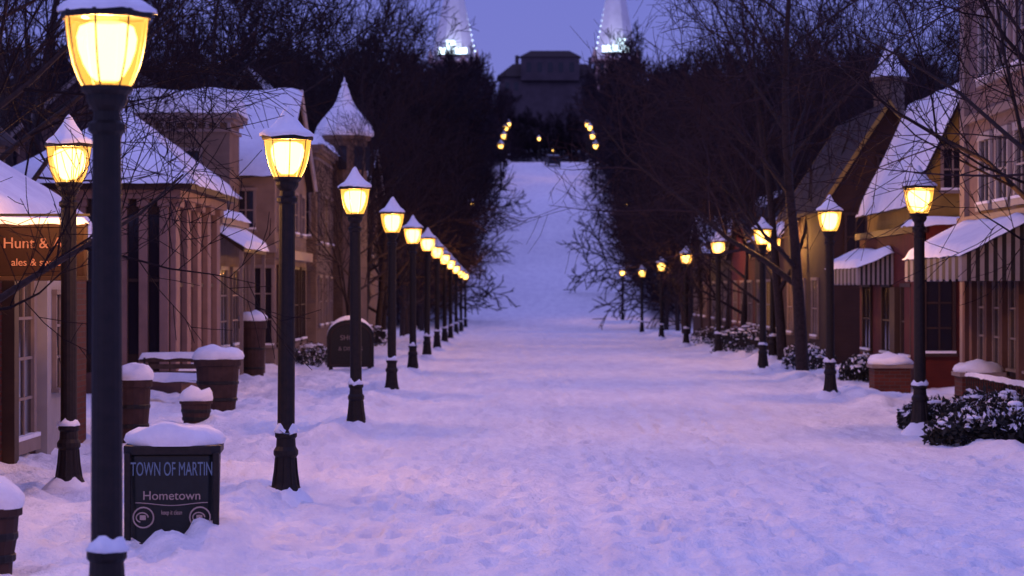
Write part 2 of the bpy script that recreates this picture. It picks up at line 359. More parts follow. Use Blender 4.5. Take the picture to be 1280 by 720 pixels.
def gable_house(name, x0, x1, y0, y1, ze, zr, axis, wall, roofm=SHING, over=.22, seed=1, trim=TRIM, t=.17, snowy=True):
    zb = P((y0+y1)/2)-.3; e = empty(name, ((x0+x1)/2, (y0+y1)/2, 0)); ox, oy = (x0+x1)/2, (y0+y1)/2
    A0, A1, B0, B1 = x0-ox, x1-ox, y0-oy, y1-oy
    w = MB(); w.box(A0, A1, B0, B1, zb, ze, wall)
    rf = MB(); sn = MB(); tr = MB()
    if axis == 'X':
        w.poly([(A0,B0,ze),(A1,B0,ze),(A1,B1,ze),(A0,B1,ze),(A0,0,zr),(A1,0,zr)], [(1,2,5),(3,0,4),(0,1,5,4),(2,3,4,5)], wall)
        k = (zr-ze)/(B1); zo = ze-over*k
        for sg in (-1, 1):
            q = [(A0-over, sg*(B1+over), zo), (A1+over, sg*(B1+over), zo), (A1+over, 0, zr), (A0-over, 0, zr)]
            q2 = [(a, b_, c+.10) for a, b_, c in q]
            rf.poly([(a, b_, c+.012) for a, b_, c in q]+q2, [(0,3,2,1),(4,5,6,7),(0,1,5,4),(1,2,6,5),(2,3,7,6),(3,0,4,7)], roofm)
            if snowy: sn.snow(*[(a, b_*1.0, c+.01) for a, b_, c in q2], t=t, seed=seed+sg)
        for ex in (A0-over-.03, A1+over):
            for sg in (-1, 1):
                tr.poly([(ex, sg*(B1+over), zo-.08), (ex+.03, sg*(B1+over), zo-.08), (ex+.03, 0, zr-.08), (ex, 0, zr-.08), (ex, sg*(B1+over), zo+.12), (ex+.03, sg*(B1+over), zo+.12), (ex+.03, 0, zr+.12), (ex, 0, zr+.12)],
                        [(0,3,2,1),(4,5,6,7),(0,1,5,4),(1,2,6,5),(2,3,7,6),(3,0,4,7)], trim)
    else:
        w.poly([(A0,B0,ze),(A1,B0,ze),(A1,B1,ze),(A0,B1,ze),(0,B0,zr),(0,B1,zr)], [(0,1,4),(2,3,5),(1,2,5,4),(3,0,4,5)], wall)
        k = (zr-ze)/(A1); zo = ze-over*k
        for sg in (-1, 1):
            q = [(sg*(A1+over), B0-over, zo), (sg*(A1+over), B1+over, zo), (0, B1+over, zr), (0, B0-over, zr)]
            q2 = [(a, b_, c+.10) for a, b_, c in q]
            rf.poly([(a, b_, c+.012) for a, b_, c in q]+q2, [(0,3,2,1),(4,5,6,7),(0,1,5,4),(1,2,6,5),(2,3,7,6),(3,0,4,7)], roofm)
            if snowy: sn.snow(*[(a, b_, c+.01) for a, b_, c in q2], t=t, seed=seed+sg)
        for ey in (B0-over-.03, B1+over):
            for sg in (-1, 1):
                tr.poly([(sg*(A1+over), ey, zo-.08), (sg*(A1+over), ey+.03, zo-.08), (0, ey+.03, zr-.08), (0, ey, zr-.08), (sg*(A1+over), ey, zo+.12), (sg*(A1+over), ey+.03, zo+.12), (0, ey+.03, zr+.12), (0, ey, zr+.12)],
                        [(0,3,2,1),(4,5,6,7),(0,1,5,4),(1,2,6,5),(2,3,7,6),(3,0,4,7)], trim)
    w.obj("walls", e); rf.obj("roof", e); tr.obj("bargeboards", e)
    if snowy: sn.obj("roof_snow", e, smooth=True)
    return e, ox, oy
def flat_house(name, x0, x1, y0, y1, zt, wall, cornice=TRIM, snowt=.22, seed=2):
    zb = P((y0+y1)/2)-.3; e = empty(name, ((x0+x1)/2, (y0+y1)/2, 0)); ox, oy = (x0+x1)/2, (y0+y1)/2
    w = MB(); w.box(x0-ox, x1-ox, y0-oy, y1-oy, zb, zt, wall); w.obj("walls", e)
    c = MB(); q = .10
    c.box(x0-ox-.06, x1-ox+.06, y0-oy-.06, y1-oy+.06, zt-.42, zt-.34, cornice)
    c.box(x0-ox-q, x1-ox+q, y0-oy-q, y1-oy+q, zt-.20, zt-.10, cornice)
    c.box(x0-ox-.2, x1-ox+.2, y0-oy-.2, y1-oy+.2, zt-.097, zt+.06, cornice); c.obj("cornice", e, bevel=.01)
    s = MB(); s.snow((x0-ox-.18, y0-oy-.18, zt+.06), (x1-ox+.18, y0-oy-.18, zt+.06), (x1-ox+.18, y1-oy+.18, zt+.06), (x0-ox-.18, y1-oy+.18, zt+.06), t=snowt, seed=seed); s.obj("roof_snow", e, smooth=True)
    return e, ox, oy
def shift(b, ox, oy): b.v = [(x-ox, y-oy, z) for x, y, z in b.v]; return b
def text(body, size, loc, rot, mat, parent, name="lettering", ext=.004, align='CENTER', scale=None):
    c = bpy.data.curves.new(name, 'FONT'); c.body = body; c.size = size; c.extrude = ext; c.align_x = align; c.align_y = 'CENTER'
    c.materials.append(mat); return put(name, c, parent, loc, rot=rot, scale=scale)

# --- left 1 : low brick shop with hanging sign
e, ox, oy = gable_house("brick_shop", -10.2, -5.95, 22, 33.2, 2.95, 4.35, 'Y', BRICKR, seed=3, trim=TRIMD)
b = MB()
window(b, 'E', -5.95, 28.3, 29.3, .35, 2.3, TRIM, GLASS, 1, 3, .16)
b.box(-5.949, -5.85, 30.1, 31.1, -.1, 2.35, WHITEP); window(b, 'E', -5.85, 30.25, 30.95, .9, 2.1, TRIM, GLASS, 1, 2, .05, False)
b.box(-5.945, -5.80, 27.7, 27.95, -.1, 2.5, TRIMD); b.box(-5.945, -5.80, 29.65, 29.9, -.1, 2.5, WHITEP); b.box(-5.945, -5.80, 31.4, 31.65, -.1, 2.5, TRIMD)
b.box(-5.947, -5.78, 27.6, 31.75, 2.503, 2.72, TRIMD)
window(b, 'E', -5.95, 25.2, 26.8, .6, 2.3, TRIM, WARMG, 2, 2, .1)
shift(b, ox, oy).obj("windows_and_door", e)
s = empty("hanging_shop_sign", (-5.2, 26.2, 2.58))
b = MB(); b.box(-.58, .48, -.03, .03, -.27, .27, SIGNR); b.box(-.62, .52, -.045, .045, .27, .32, TRIMD); b.box(-.62, .52, -.045, .045, -.32, -.27, TRIMD); b.box(-.62, -.58, -.04, .04, -.27, .27, TRIMD); b.box(.48, .52, -.04, .04, -.27, .27, TRIMD)
b.box(-.75, .55, -.015, .015, .39, .42, IRON); b.box(-.45, -.44, -.008, .008, .31, .4, IRON); b.box(.35, .36, -.008, .008, .31, .4, IRON); b.obj("board", s, bevel=.006)
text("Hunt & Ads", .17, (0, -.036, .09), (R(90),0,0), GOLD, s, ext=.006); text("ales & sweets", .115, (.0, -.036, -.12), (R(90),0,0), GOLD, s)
b = MB(); b.snow((-.62,-.05,.32),(.52,-.05,.32),(.52,.05,.32),(-.62,.05,.32), t=.05, nv=6, seed=5); b.obj("snow_cap", s, smooth=True)

# --- left 2 : hip-roofed pavilion with pilasters
x0, x1, y0, y1 = -9.5, -6.62, 46, 53; e = empty("hip_roof_pavilion", ((x0+x1)/2, (y0+y1)/2, 0)); ox, oy = (x0+x1)/2, (y0+y1)/2
w = MB(); w.box(x0, x1, y0, y1, -.2, 4.1, TRIMD); shift(w, ox, oy).obj("walls", e)
b = MB()
for i in range(7):
    x = x1-.10-i*.40; b.box(x-.085, x+.085, y0-.16, y0-.003, .55, 3.75, PILA); b.box(x-.12, x+.12, y0-.19, y0-.004, 3.752, 3.9, PILA)
for i in range(5):
    y = y0+.25+i*1.6; b.box(x1+.003, x1+.12, y-.28, y+.28, .55, 3.75, PILA); b.box(x1+.004, x1+.2, y-.32, y+.32, 3.752, 3.9, PILA)
b.box(x0-.2, x1+.24, y0-.24, y1+.2, 3.903, 4.08, PILA); b.box(x0-.1, x1+.26, y0-.26, y1+.1, -.2, .548, ROSE)
shift(b, ox, oy).obj("pilasters", e, bevel=.01)
b = MB()
for i in range(6):
    x = x1-.30-i*.40; b.box(x-.10, x+.10, y0-.02, y0-.004, .9, 3.6, GLASS); b.box(x-.11, x+.11, y0-.05, y0-.006, 2.3, 2.36, TRIMD)
for i in range(4):
    y = y0+.75+i*1.6; b.box(x1+.004, x1+.02, y-.1, y+.7, .9, 3.5, GLASS); b.box(x1+.005, x1+.05, y-.1, y+.7, 2.2, 2.28, TRIMD)
shift(b, ox, oy).obj("windows", e)
rf = MB(); sn = MB(); H = [(x0-.4, y0-.4), (x1+.45, y0-.4), (x1+.45, y1+.4), (x0-.4, y1+.4)]; ap = ((x0+x1)/2, 49.5, 5.75)
rf.poly([(x, y, 4.082) for x, y in H]+[(x, y, 4.22) for x, y in H]+[ap], [(0,3,2,1),(0,1,5,4),(1,2,6,5),(2,3,7,6),(3,0,4,7),(4,5,8),(5,6,8),(6,7,8),(7,4,8)], TRIMD)
for i in range(4):
    a, c = H[i], H[(i+1) % 4]; sn.snow((a[0], a[1], 4.24), (c[0], c[1], 4.24), (ap[0]+.02, ap[1], ap[2]+.03), (ap[0], ap[1]+.02, ap[2]+.03), t=.13, seed=i+20)
shift(rf, ox, oy).obj("roof", e); shift(sn, ox, oy).obj("roof_snow", e, smooth=True)
b = MB(); b.snow((x1+.01, y0, .55), (x1+.35, y0, .4), (x1+.35, y1, .4), (x1+.01, y1, .55), t=.10, seed=9); shift(b, ox, oy).obj("ledge_snow", e, smooth=True)

# --- left low lean-to
e, ox, oy = flat_house("lean_to_shop", -10, -6.75, 54, 59, 3.75, TAN)
b = MB(); b.poly([(-6.749,54,3.55),(-6.749,59,3.55),(-6.1,59,3.1),(-6.1,54,3.1),(-6.749,54,3.45),(-6.749,59,3.45),(-6.1,59,3.0),(-6.1,54,3.0)], [(0,1,2,3),(7,6,5,4),(0,3,7,4),(1,0,4,5),(2,1,5,6),(3,2,6,7)], TRIMD)
b.snow((-6.749,54,3.56),(-6.05,54,3.11),(-6.05,59,3.11),(-6.749,59,3.56), t=.14, seed=4)
for y in (54.1, 56.5, 58.9): b.box(-6.2, -6.12, y-.04, y+.04, -.1, 3.02, TRIM)
shift(b, ox, oy).obj("porch_roof", e, smooth=False)
b = MB(); window(b, 'E', -6.75, 54.6, 55.9, .8, 2.6, TRIM, GLASS, 1, 2); window(b, 'E', -6.75, 57, 58.3, .8, 2.6, TRIM, GLASS, 1, 2); shift(b, ox, oy).obj("windows", e)
# --- tower block with heavy cornice behind
e, ox, oy = flat_house("cornice_tower_house", -9.3, -7.05, 59.3, 61.4, 6.5, TAN, snowt=.55)
b = MB(); window(b, 'S', 59.3, -8.3, -7.8, 4.6, 5.6, TRIM, GLASS, 0, 1)
for i in range(9): b.box(-9.25+i*.27, -9.17+i*.27, 59.13, 59.29, 6.17, 6.3, TRIM)
shift(b, ox, oy).obj("windows_and_brackets", e)
# --- big gabled shop
e, ox, oy = gable_house("gabled_shop", -11, -6.15, 61.6, 71, 5.15, 7.55, 'X', CREAM, seed=8, t=.2)
b = MB()
for u in (-7.6, -6.9): window(b, 'S', 61.6, u-.2, u+.2, 3.7, 4.7, TRIM, GLASS, 1, 1)
b.box(-8.5, -6.1, 61.40, 61.595, 3.1, 3.3, TRIM)
for u in (-8.0, -7.2, -6.5): window(b, 'S', 61.6, u-.27, u+.27, .7, 2.7, TRIM, GLASS, 1, 2)
for u in (62.8, 65, 67.2, 69.4): window(b, 'E', -6.15, u-.5, u+.5, 3.7, 4.8, TRIM, GLASS, 1, 1); window(b, 'E', -6.15, u-.7, u+.7, .7, 2.7, TRIMD, GLASS, 2, 1)
window(b, 'E', -6.15, 65.7, 66.9, 5.5, 6.5, TRIM, GLASS, 1, 1)
b.box(-6.145, -5.95, 61.7, 71, 2.95, 3.2, TRIM)
shift(b, ox, oy).obj("windows_and_trim", e)
# --- turret house
e, ox, oy = flat_house("turret_house", -9.5, -6.1, 74, 83, 6.6, TAN, snowt=.35, seed=12)
b = MB()
for z in (1.0, 3.6): 
    for u in (75.2, 77.4, 79.6): window(b, 'E', -6.1, u-.5, u+.5, z, z+1.5, TRIM, WARMG if (z > 3 and u == 77.4) else GLASS, 1, 1)
for u in (-7.1, -6.5): window(b, 'S', 74, u-.18, u+.18, 3.8, 5.3, TRIM, GLASS, 1, 1)
shift(b, ox, oy).obj("windows", e)
b = MB(); cx, cy = -5.75, 81.5
b.lathe([(.78,-.2),(.78,7.2),(.92,7.25),(.92,7.4),(.85,7.42)], TAN, 8, cx, cy)
for k in range(8):
    a = k*math.pi/4; b.box(cx+.74*math.cos(a)-.14, cx+.74*math.cos(a)+.14, cy+.74*math.sin(a)-.14, cy+.74*math.sin(a)+.14, 6.2, 7.0, GLASS)
b.lathe([(1.0,7.38),(1.02,7.5),(.94,7.72),(.78,7.95),(.56,8.2),(.38,8.42),(.26,8.65),(.20,8.85),(.15,9.0),(.09,9.12),(.11,9.18),(.05,9.25),(.0,9.45)], SNOW, 14, cx, cy)
shift(b, ox, oy).obj("turret", e)
# --- further left background houses
e, ox, oy = gable_house("brown_gabled_house", -12.4, -7.6, 90, 98, 7.4, 10.4, 'Y', DKBR, seed=15, snowy=True, t=.1)
b = MB(); window(b, 'S', 90, -10.3, -9.7, 8.0, 9.1, TRIM, GLASS, 1, 1); b.box(-9.0, -8.4, 93, 93.7, 8, 11.2, BRICKD); shift(b, ox, oy).obj("window_and_chimney", e)
e, ox, oy = gable_house("tall_tan_house", -15, -9.7, 72, 80, 6.9, 9.2, 'Y', ROSE, seed=16, snowy=False)
b = MB(); window(b, 'S', 72, -12.8, -12, 6.2, 7.6, TRIM, GLASS, 1, 1); window(b, 'S', 72, -11.2, -10.5, 4.8, 6.2, TRIM, GLASS, 1, 1); shift(b, ox, oy).obj("windows", e)
e, ox, oy = gable_house("rear_tan_house", -14.5, -9.6, 38, 45, 5.0, 7.2, 'Y', TAN, seed=19, snowy=False)
b = MB(); window(b, 'S', 38, -12.3, -11.6, 3, 4.2, TRIM, GLASS, 1, 1); shift(b, ox, oy).obj("windows", e)
e, ox, oy = gable_house("small_gabled_house", -10.5, -6.3, 101, 112, 6.4, 8.4, 'X', TAN, seed=17, t=.15)
b = MB()
for u in (103, 106, 109): window(b, 'E', -6.3, u-.6, u+.6, 3.6, 5.0, TRIM, GLASS, 1, 1)
shift(b, ox, oy).obj("windows", e)
e, ox, oy = gable_house("brown_brick_shop", -10.5, -6.1, 85, 99, 3.6, 4.8, 'Y', BRICKD, seed=18, t=.15)
b = MB()
for u in (87, 90, 93, 96): window(b, 'E', -6.1, u-.8, u+.8, .8, 2.6, TRIM, GLASS, 2, 1)
shift(b, ox, oy).obj("windows", e)

# --- right buildings
def awning(name, xw, xf, ya, yb, zw, zf, zv, seed=1):
    e = empty(name, (0, 0, 0)); b = MB(); t = .03
    b.poly([(xw,ya,zw),(xw,yb,zw),(xf,yb,zf),(xf,ya,zf),(xw,ya,zw-t),(xw,yb,zw-t),(xf,yb,zf-t),(xf,ya,zf-t)], [(0,1,2,3),(7,6,5,4),(0,3,7,4),(1,0,4,5),(2,1,5,6),(3,2,6,7)], BLACK)
    n = max(6, int((yb-ya)/.3))
    for i in range(n):
        u0 = ya+(yb-ya)*i/n; u1 = ya+(yb-ya)*(i+1)/n
        b.box(xf-.012, xf-.001, u0, u1, zv+.03*(i % 2), zf-.002, BLACK if i % 2 else WCAN)
    n = 15
    for yy in (ya, yb):
        for i in range(n):
            a = i/n; c = (i+1)/n; xa = xf+(xw-xf)*a; xc = xf+(xw-xf)*c; za = zf+(zw-zf)*a-.035; zc = zf+(zw-zf)*c-.035
            b.poly([(xa,yy,zv),(xc,yy,zv),(xc,yy,zc),(xa,yy,za),(xa,yy+.012,zv),(xc,yy+.012,zv),(xc,yy+.012,zc),(xa,yy+.012,za)], [(0,1,2,3),(5,4,7,6)], BLACK if i % 2 else WCAN)
    b.obj("striped_canvas", e)
    s = MB(); s.snow((xf-.03,ya-.03,zf),(xw,ya-.03,zw),(xw,yb+.03,zw),(xf-.03,yb+.03,zf), t=.13, seed=seed, nu=12, nv=26); s.obj("snow_cap", e, smooth=True)
    return e
e, ox, oy = flat_house("pale_corner_building", 8.9, 17, 33, 46.6, 9.6, PALE, WHITEP)
b = MB()
for (u0, u1) in ((40.9, 41.8), (42.5, 43.4), (44.1, 45.0), (38.6, 39.6)):
    window(b, 'W', 8.9, u0, u1, 3.75, 4.95, WHITEP, GLASS, 1, 1, .12); window(b, 'W', 8.9, u0, u1, 6.1, 7.3, WHITEP, GLASS, 1, 1, .12)
b.box(8.78, 8.897, 33, 46.2, 5.35, 5.5, TRIM); b.box(8.72, 8.896, 33, 46.6, 3.42, 3.55, TRIM)
b.box(8.80, 9.02, 46.25, 46.7, -.2, 9.1, TRIM)
for u in (39.9, 41.2, 42.6, 44.0, 45.4, 46.1): b.box(8.76, 8.894, u-.12, u+.12, -.1, 3.3, ROSE)
for u in (40.55, 41.9, 43.3, 44.7): window(b, 'W', 8.9, u-.4, u+.4, .75, 2.35, TRIM, GLASS, 1, 2, .05, False)
b.box(8.82, 8.897, 34, 46.0, -.1, .6, BRICKR)
shift(b, ox, oy).obj("windows_and_trim", e)
awning("striped_awning", 8.74, 7.62, 40.2, 46.0, 3.36, 2.76, 2.30, 1)
e, ox, oy = gable_house("yellow_gabled_shop", 8.75, 10.9, 51.5, 58.5, 4.35, 6.55, 'Y', YEL, seed=31, trim=TRIMD, t=.16)
b = MB(); b.box(8.55, 8.748, 50.2, 58.4, -.2, 3.35, REDW); b.box(8.5, 10.8, 50.2, 51.497, -.2, 3.6, REDW); b.box(8.44, 8.75, 50.1, 58.5, 3.353, 3.5, TRIMD)
window(b, 'S', 51.5, 9.35, 9.75, 4.3, 5.2, TRIM, GLASS, 1, 1)
window(b, 'S', 50.2, 8.75, 9.3, .8, 2.4, TRIMD, GLASS, 1, 2)
for u in (51.3, 54, 57): window(b, 'W', 8.55, u-.6, u+.6, .7, 2.2, TRIMD, GLASS, 1, 1)
b.box(8.40, 8.549, 52.2, 52.9, -.1, 2.2, TRIMD)
s = MB(); s.snow((8.44,50.1,3.5),(10.8,50.1,3.6),(10.8,51.45,3.62),(8.44,51.45,3.52), t=.14, seed=44); shift(s, ox, oy).obj("shopfront_snow", e, smooth=True)
shift(b, ox, oy).obj("shopfront", e)
awning("striped_awning", 8.54, 7.75, 53.2, 58.5, 3.0, 2.66, 2.25, 2)
e, ox, oy = gable_house("dark_brown_shop", 8.7, 12.2, 66, 76, 4.6, 7.3, 'Y', DKBR, seed=33, trim=YEL, t=.05, snowy=False)
b = MB(); window(b, 'S', 66, 9.3, 9.8, 3, 4.2, TRIMD, GLASS, 1, 1); window(b, 'S', 66, 10.2, 10.7, 4.6, 5.8, TRIMD, GLASS, 1, 1)
for u in (68, 71, 74): window(b, 'W', 8.7, u-.6, u+.6, .8, 2.4, TRIM, GLASS, 1, 1)
b.lathe([(.5,5),(.5,8.9),(.62,8.95),(.62,9.05)], TAN, 8, 12.3, 77.5); b.lathe([(.66,9.05),(.55,9.25),(.35,9.5),(.2,9.8),(.08,10.1),(0,10.5)], SNOW, 10, 12.3, 77.5)
shift(b, ox, oy).obj("windows_and_cupola", e)
for i, (yy, mt, h) in enumerate(((78, BRICKD, 4.0), (89, REDW, 3.4), (101, DKBR, 4.4), (114, BRICKD, 3.8))):
    e, ox, oy = gable_house(["brown_brick_shop", "red_shop", "dark_cottage", "brown_brick_shop"][i], 9.0+i*.15, 14, yy, yy+10, h, h+1.9, 'X' if i % 2 else 'Y', mt, seed=50+i, t=.08, trim=TRIMD, snowy=(i != 1))
    b = MB()
    for u in (2, 5, 8): window(b, 'W', 9.0+i*.15, yy+u-.7, yy+u+.7, .8, 2.4, TRIM, WARMG if (u == 5 and i != 1) else GLASS, 1, 1)
    shift(b, ox, oy).obj("windows", e)

# ------------------------------------------------------------------ trees
def gen_tree(seed, H=10, spread=.42, kids=(8, 6, 6, 5), r0=.16, twig=.006, clear=.22, twigmat=TWIG, barkmat=BARK, up=.25, segs=(9, 6, 4, 3, 2)):
    rnd = random.Random(seed); b = MB()
    def rv(): return Vector((rnd.uniform(-1,1), rnd.uniform(-1,1), rnd.uniform(-1,1)))
    def grow(p, d, L, r, lvl):
        n = segs[lvl]; pts = [p.copy()]; rs = [r]; q = p.copy(); dd = d.copy(); rend = max(twig*.7, r*(.18 if lvl else .2))
        for i in range(n):
            dd = (dd+rv()*(.07 if lvl == 0 else .2)+Vector((0,0,up*(.25 if lvl == 0 else .35)))*(1/n)*2).normalized()
            q = q+dd*(L/n); pts.append(q.copy()); rs.append(r+(rend-r)*((i+1)/n))
        b.tube(pts, rs, barkmat if lvl < 2 else twigmat, [8, 5, 4, 3, 3][lvl])
        if lvl >= len(kids): return
        for k in range(kids[lvl]):
            t = (clear if lvl == 0 else .18)+(1-(clear if lvl == 0 else .18))*((k+rnd.random()*.8)/kids[lvl]); t = min(t, .98)
            i = min(int(t*n), n-1); f = t*n-i; bp = pts[i].lerp(pts[i+1], f); br = rs[i]+(rs[i+1]-rs[i])*f
            base = (pts[i+1]-pts[i]).normalized(); az = k*2.4+rnd.random()*1.2
            perp = base.cross(Vector((math.cos(az), math.sin(az), .15))).normalized()
            ang = rnd.uniform(.55, 1.0) if lvl == 0 else rnd.uniform(.4, .95)
            nd = (base*math.cos(ang)+perp*math.sin(ang)).normalized()
            if lvl == 0: nl = L*spread*rnd.uniform(.75, 1.15)*(1.15-.6*t)
            else: nl = L*rnd.uniform(.4, .62)*(1.15-.35*t)
            grow(bp, nd, nl, max(twig, br*rnd.uniform(.45, .62)), lvl+1)
    grow(Vector((0,0,-.3)), Vector((rnd.uniform(-.04,.04), rnd.uniform(-.04,.04), 1)), H, r0, 0)
    return b.obj("branches", mesh_only=True, smooth=True)
NEART = [gen_tree(s, 10.5, .62, (11, 8, 7, 4), .16, .0075, .17) for s in (3, 11, 23)]
STREET = [gen_tree(s, 11, .52, (12, 7, 6, 4), .15, .015, .12, segs=(8, 5, 3, 2, 1)) for s in (41, 52, 63)]
FOREST = [gen_tree(s, 16, .38, (16, 7, 6, 3), .22, .05, .05, FTWIG, FTWIG, segs=(7, 4, 2, 2, 1)) for s in (71, 82, 93)]
FBR = [gen_tree(s, 5, .6, (14, 7, 5), .08, .034, .03, FTWIG, FTWIG, segs=(5, 3, 2, 1, 1)) for s in (101, 112)]
def tree(m, x, y, s=1, rz=0, name="bare_tree", sz=None):
    put(name, m, None, (x, y, P(y)), rot=(0, 0, rz), scale=(s, s, sz or s))
tree(NEART[0], 7.35, 60, 1.1, .3); tree(NEART[1], 8.2, 35.0, .85, 2.0); tree(NEART[2], 8.3, 31, .9, 4.4)
tree(NEART[1], -5.35, 20.5, .62, 1.2); tree(NEART[2], -5.5, 15.5, .6, 4.2); tree(NEART[2], -7.9, 36, .95, 2.9); tree(NEART[0], -10.8, 52, 1.15, 5); tree(NEART[1], 8.1, 71, 1.0, 3.3)
tree(NEART[2], -12.5, 60, 1.3, 1.0); tree(NEART[0], -8.8, 72.5, 1.1, .6); tree(NEART[2], -5.2, 74, .62, .1)
tree(NEART[0], 15, 58, 1.2, 1.5)
rr = random.Random(5)
for i, y in enumerate(range(84, 172, 8)):
    s = .82+rr.random()*.3
    tree(STREET[i % 3], -4.9-.012*(y-84)-rr.random()*.8, y+rr.uniform(-2, 2), s, rr.random()*6)
    tree(STREET[(i+1) % 3], 8.7+.018*(y-84)+rr.random()*.8, y+rr.uniform(-2, 2), s, rr.random()*6)
for y, x in ((88, -10), (100, -12), (96, -16), (112, -9), (120, -13), (125, -20), (95, 18), (105, 13), (118, 15), (122, 22), (135, 12), (142, -9), (75, -18)):
    tree(STREET[rr.randrange(3)], x, y, 1.0+rr.random()*.4, rr.random()*6)
fp = empty("forest")
def fput(m, x, y, s, sz): put("trees", m, fp, (x, y, P(y)), rot=(0, 0, rr.random()*6.28), scale=(s, s, sz))
y = 160.0
while y < 470:
    L_, R_ = float(xl(y)), float(xr(y)); W = .225*y+3; far = y > 300; st = 1.3 if far else 1
    x = L_-4.4-rr.random()
    while x > -W:
        s = .74+rr.random()*.33; fput(FOREST[rr.randrange(3)], x, y+rr.uniform(-4, 4), s, s*rr.uniform(.85, 1.05)); x -= rr.uniform(4.2, 7)*st
    x = R_+4.4+rr.random()
    while x < W:
        s = .74+rr.random()*.33; fput(FOREST[rr.randrange(3)], x, y+rr.uniform(-4, 4), s, s*rr.uniform(.85, 1.05)); x += rr.uniform(4.2, 7)*st
    for q in range(8):
        sd = rr.choice((-1, 1)); o = 2.6+rr.random()*7
        fput(FBR[rr.randrange(2)], (L_-o) if sd < 0 else (R_+o), y+rr.uniform(-6, 6), .8+rr.random()*.5, .7+rr.random()*.5)
    if y > 412:
        for x in np.arange(L_-3, R_+4, 3.1): fput(FOREST[rr.randrange(3)], float(x)+rr.random(), y+rr.uniform(-3, 3), .6+rr.random()*.2, .55+rr.random()*.12)
    y += 15+(y > 250)*6

# ------------------------------------------------------------------ distant hall and spires
e = empty("distant_hall", (9.8, 610, 0)); b = MB(); g = P(610)-2
b.box(-13, 13, 0, 14, g, 56.5, FARB)
b.poly([(-13.6,-.6,56.5),(13.6,-.6,56.5),(13.6,14.6,56.5),(-13.6,14.6,56.5),(-9.5,5,60.2),(9.5,5,60.2),(9.5,9,60.2),(-9.5,9,60.2)], [(0,1,5,4),(1,2,6,5),(2,3,7,6),(3,0,4,7),(4,5,6,7),(3,2,1,0)], SHING)
b.box(-7.5, 7.5, -1.2, 3, 55.4, 61.4, FARB); b.poly([(-8,-1.5,61.4),(8,-1.5,61.4),(8,3.5,61.4),(-8,3.5,61.4),(-5,1,63.2),(5,1,63.2)], [(0,1,5,4),(1,2,5),(2,3,4,5),(3,0,4),(3,2,1,0)], SHING)
for x in (-11, -8.7, 8.7, 11): b.box(x-.5, x+.5, -.05, -.003, 53, 55, GLASS)
for x in (-5.5, -2.7, 0, 2.7, 5.5): b.box(x-.6, x+.6, -1.26, -1.203, 57.5, 60, GLASS)
b.box(-9, -8, 6, 7, 59, 62.5, FARB); b.box(10, 11, 6, 7, 57, 62, FARB)
b.obj("hall_body", e)
fl = bpy.data.lights.new("floodlight", 'POINT'); fl.energy = 900; fl.color = (.72, .72, 1); fl.shadow_soft_size = .5
def spire(x, y, zt, zb, w, side):
    e = empty("floodlit_spire", (x, y, 0)); g = P(y)-1; b = MB()
    b.lathe([(w*.92,g),(w*.92,zb-4),(w*1.05,zb-3.6),(w*1.05,zb-2.8),(w*.95,zb-2.6),(w*.95,zb-.6),(w*1.12,zb-.3),(w*1.12,zb+.1)], TOWERM, 8, rot=R(22.5))
    for k in range(8):
        a = k*math.pi/4; b.box(w*.9*math.cos(a)-.5, w*.9*math.cos(a)+.5, w*.9*math.sin(a)-.5, w*.9*math.sin(a)+.5, zb-2.3, zb-.9, GLASS)
        b.lathe([(.55,zb),(.6,zb+.8),(.35,zb+1.5),(0,zb+3.0)], TOWERM, 6, w*1.02*math.cos(a+.39), w*1.02*math.sin(a+.39))
    b.obj("tower", e)
    h = zt-zb; b = MB(); b.lathe([(w,zb+.1),(w*.84,zb+h*.18),(w*.64,zb+h*.42),(w*.42,zb+h*.68),(w*.2,zb+h*.88),(.02,zt)], TOWROOF, 8, rot=R(22.5)); b.obj("cone_roof", e)
    b = MB()
    for i in range(15):
        t = .06+i*.055; r = w*(1-t)*.95+.3; b.lathe([(0,-.14),(.13,-.07),(.14,.05),(0,.16)], COOLL, 6, side*r*.95, -r*.38); 
        n = 24; b.v[-n:] = [(q[0], q[1], q[2]+zb+t*h) for q in b.v[-n:]]
    b.obj("light_string", e)
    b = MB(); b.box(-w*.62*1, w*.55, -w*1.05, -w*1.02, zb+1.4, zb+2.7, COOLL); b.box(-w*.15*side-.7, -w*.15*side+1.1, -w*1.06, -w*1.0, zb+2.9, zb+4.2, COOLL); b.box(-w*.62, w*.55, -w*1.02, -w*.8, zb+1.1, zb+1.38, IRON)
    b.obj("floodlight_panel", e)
    put("floodlight_lamp", fl, e, (side*3, -w*2.2, zb+6))
spire(-12.2, 500, 70, 49.5, 5.2, 1); spire(22.0, 505, 72, 50.5, 4.8, -1)

# ------------------------------------------------------------------ small street objects
def dome_snow(r, h, z, seed=0, sx=1, sy=1, seg=20, cx=0, cy=0):
    b = MB(); vs = []; rings = [(1.02,-.02),(1.07,.18),(1.02,.5),(.85,.8),(.6,.95),(.3,1.02),(.02,1.04)]
    for (q, t) in rings:
        for i in range(seg):
            a = 2*math.pi*i/seg; k = 1+.16*mnoise.noise(Vector((math.cos(a)*1.4+seed*4, math.sin(a)*1.4, t)))
            vs.append((cx+r*q*k*sx*math.cos(a), cy+r*q*k*sy*math.sin(a), z+h*t*(1+.5*mnoise.noise(Vector((q*1.6*math.cos(a), q*1.6*math.sin(a), seed*2.2))))))
    b.poly(vs, [(j*seg+i, j*seg+(i+1) % seg, (j+1)*seg+(i+1) % seg, (j+1)*seg+i) for j in range(len(rings)-1) for i in range(seg)]+[tuple(range(6*seg, 7*seg))], SNOW)
    return b
e = empty("litter_bin", (-2.87, 20.2, 0), (0, 0, R(4)))
b = MB()
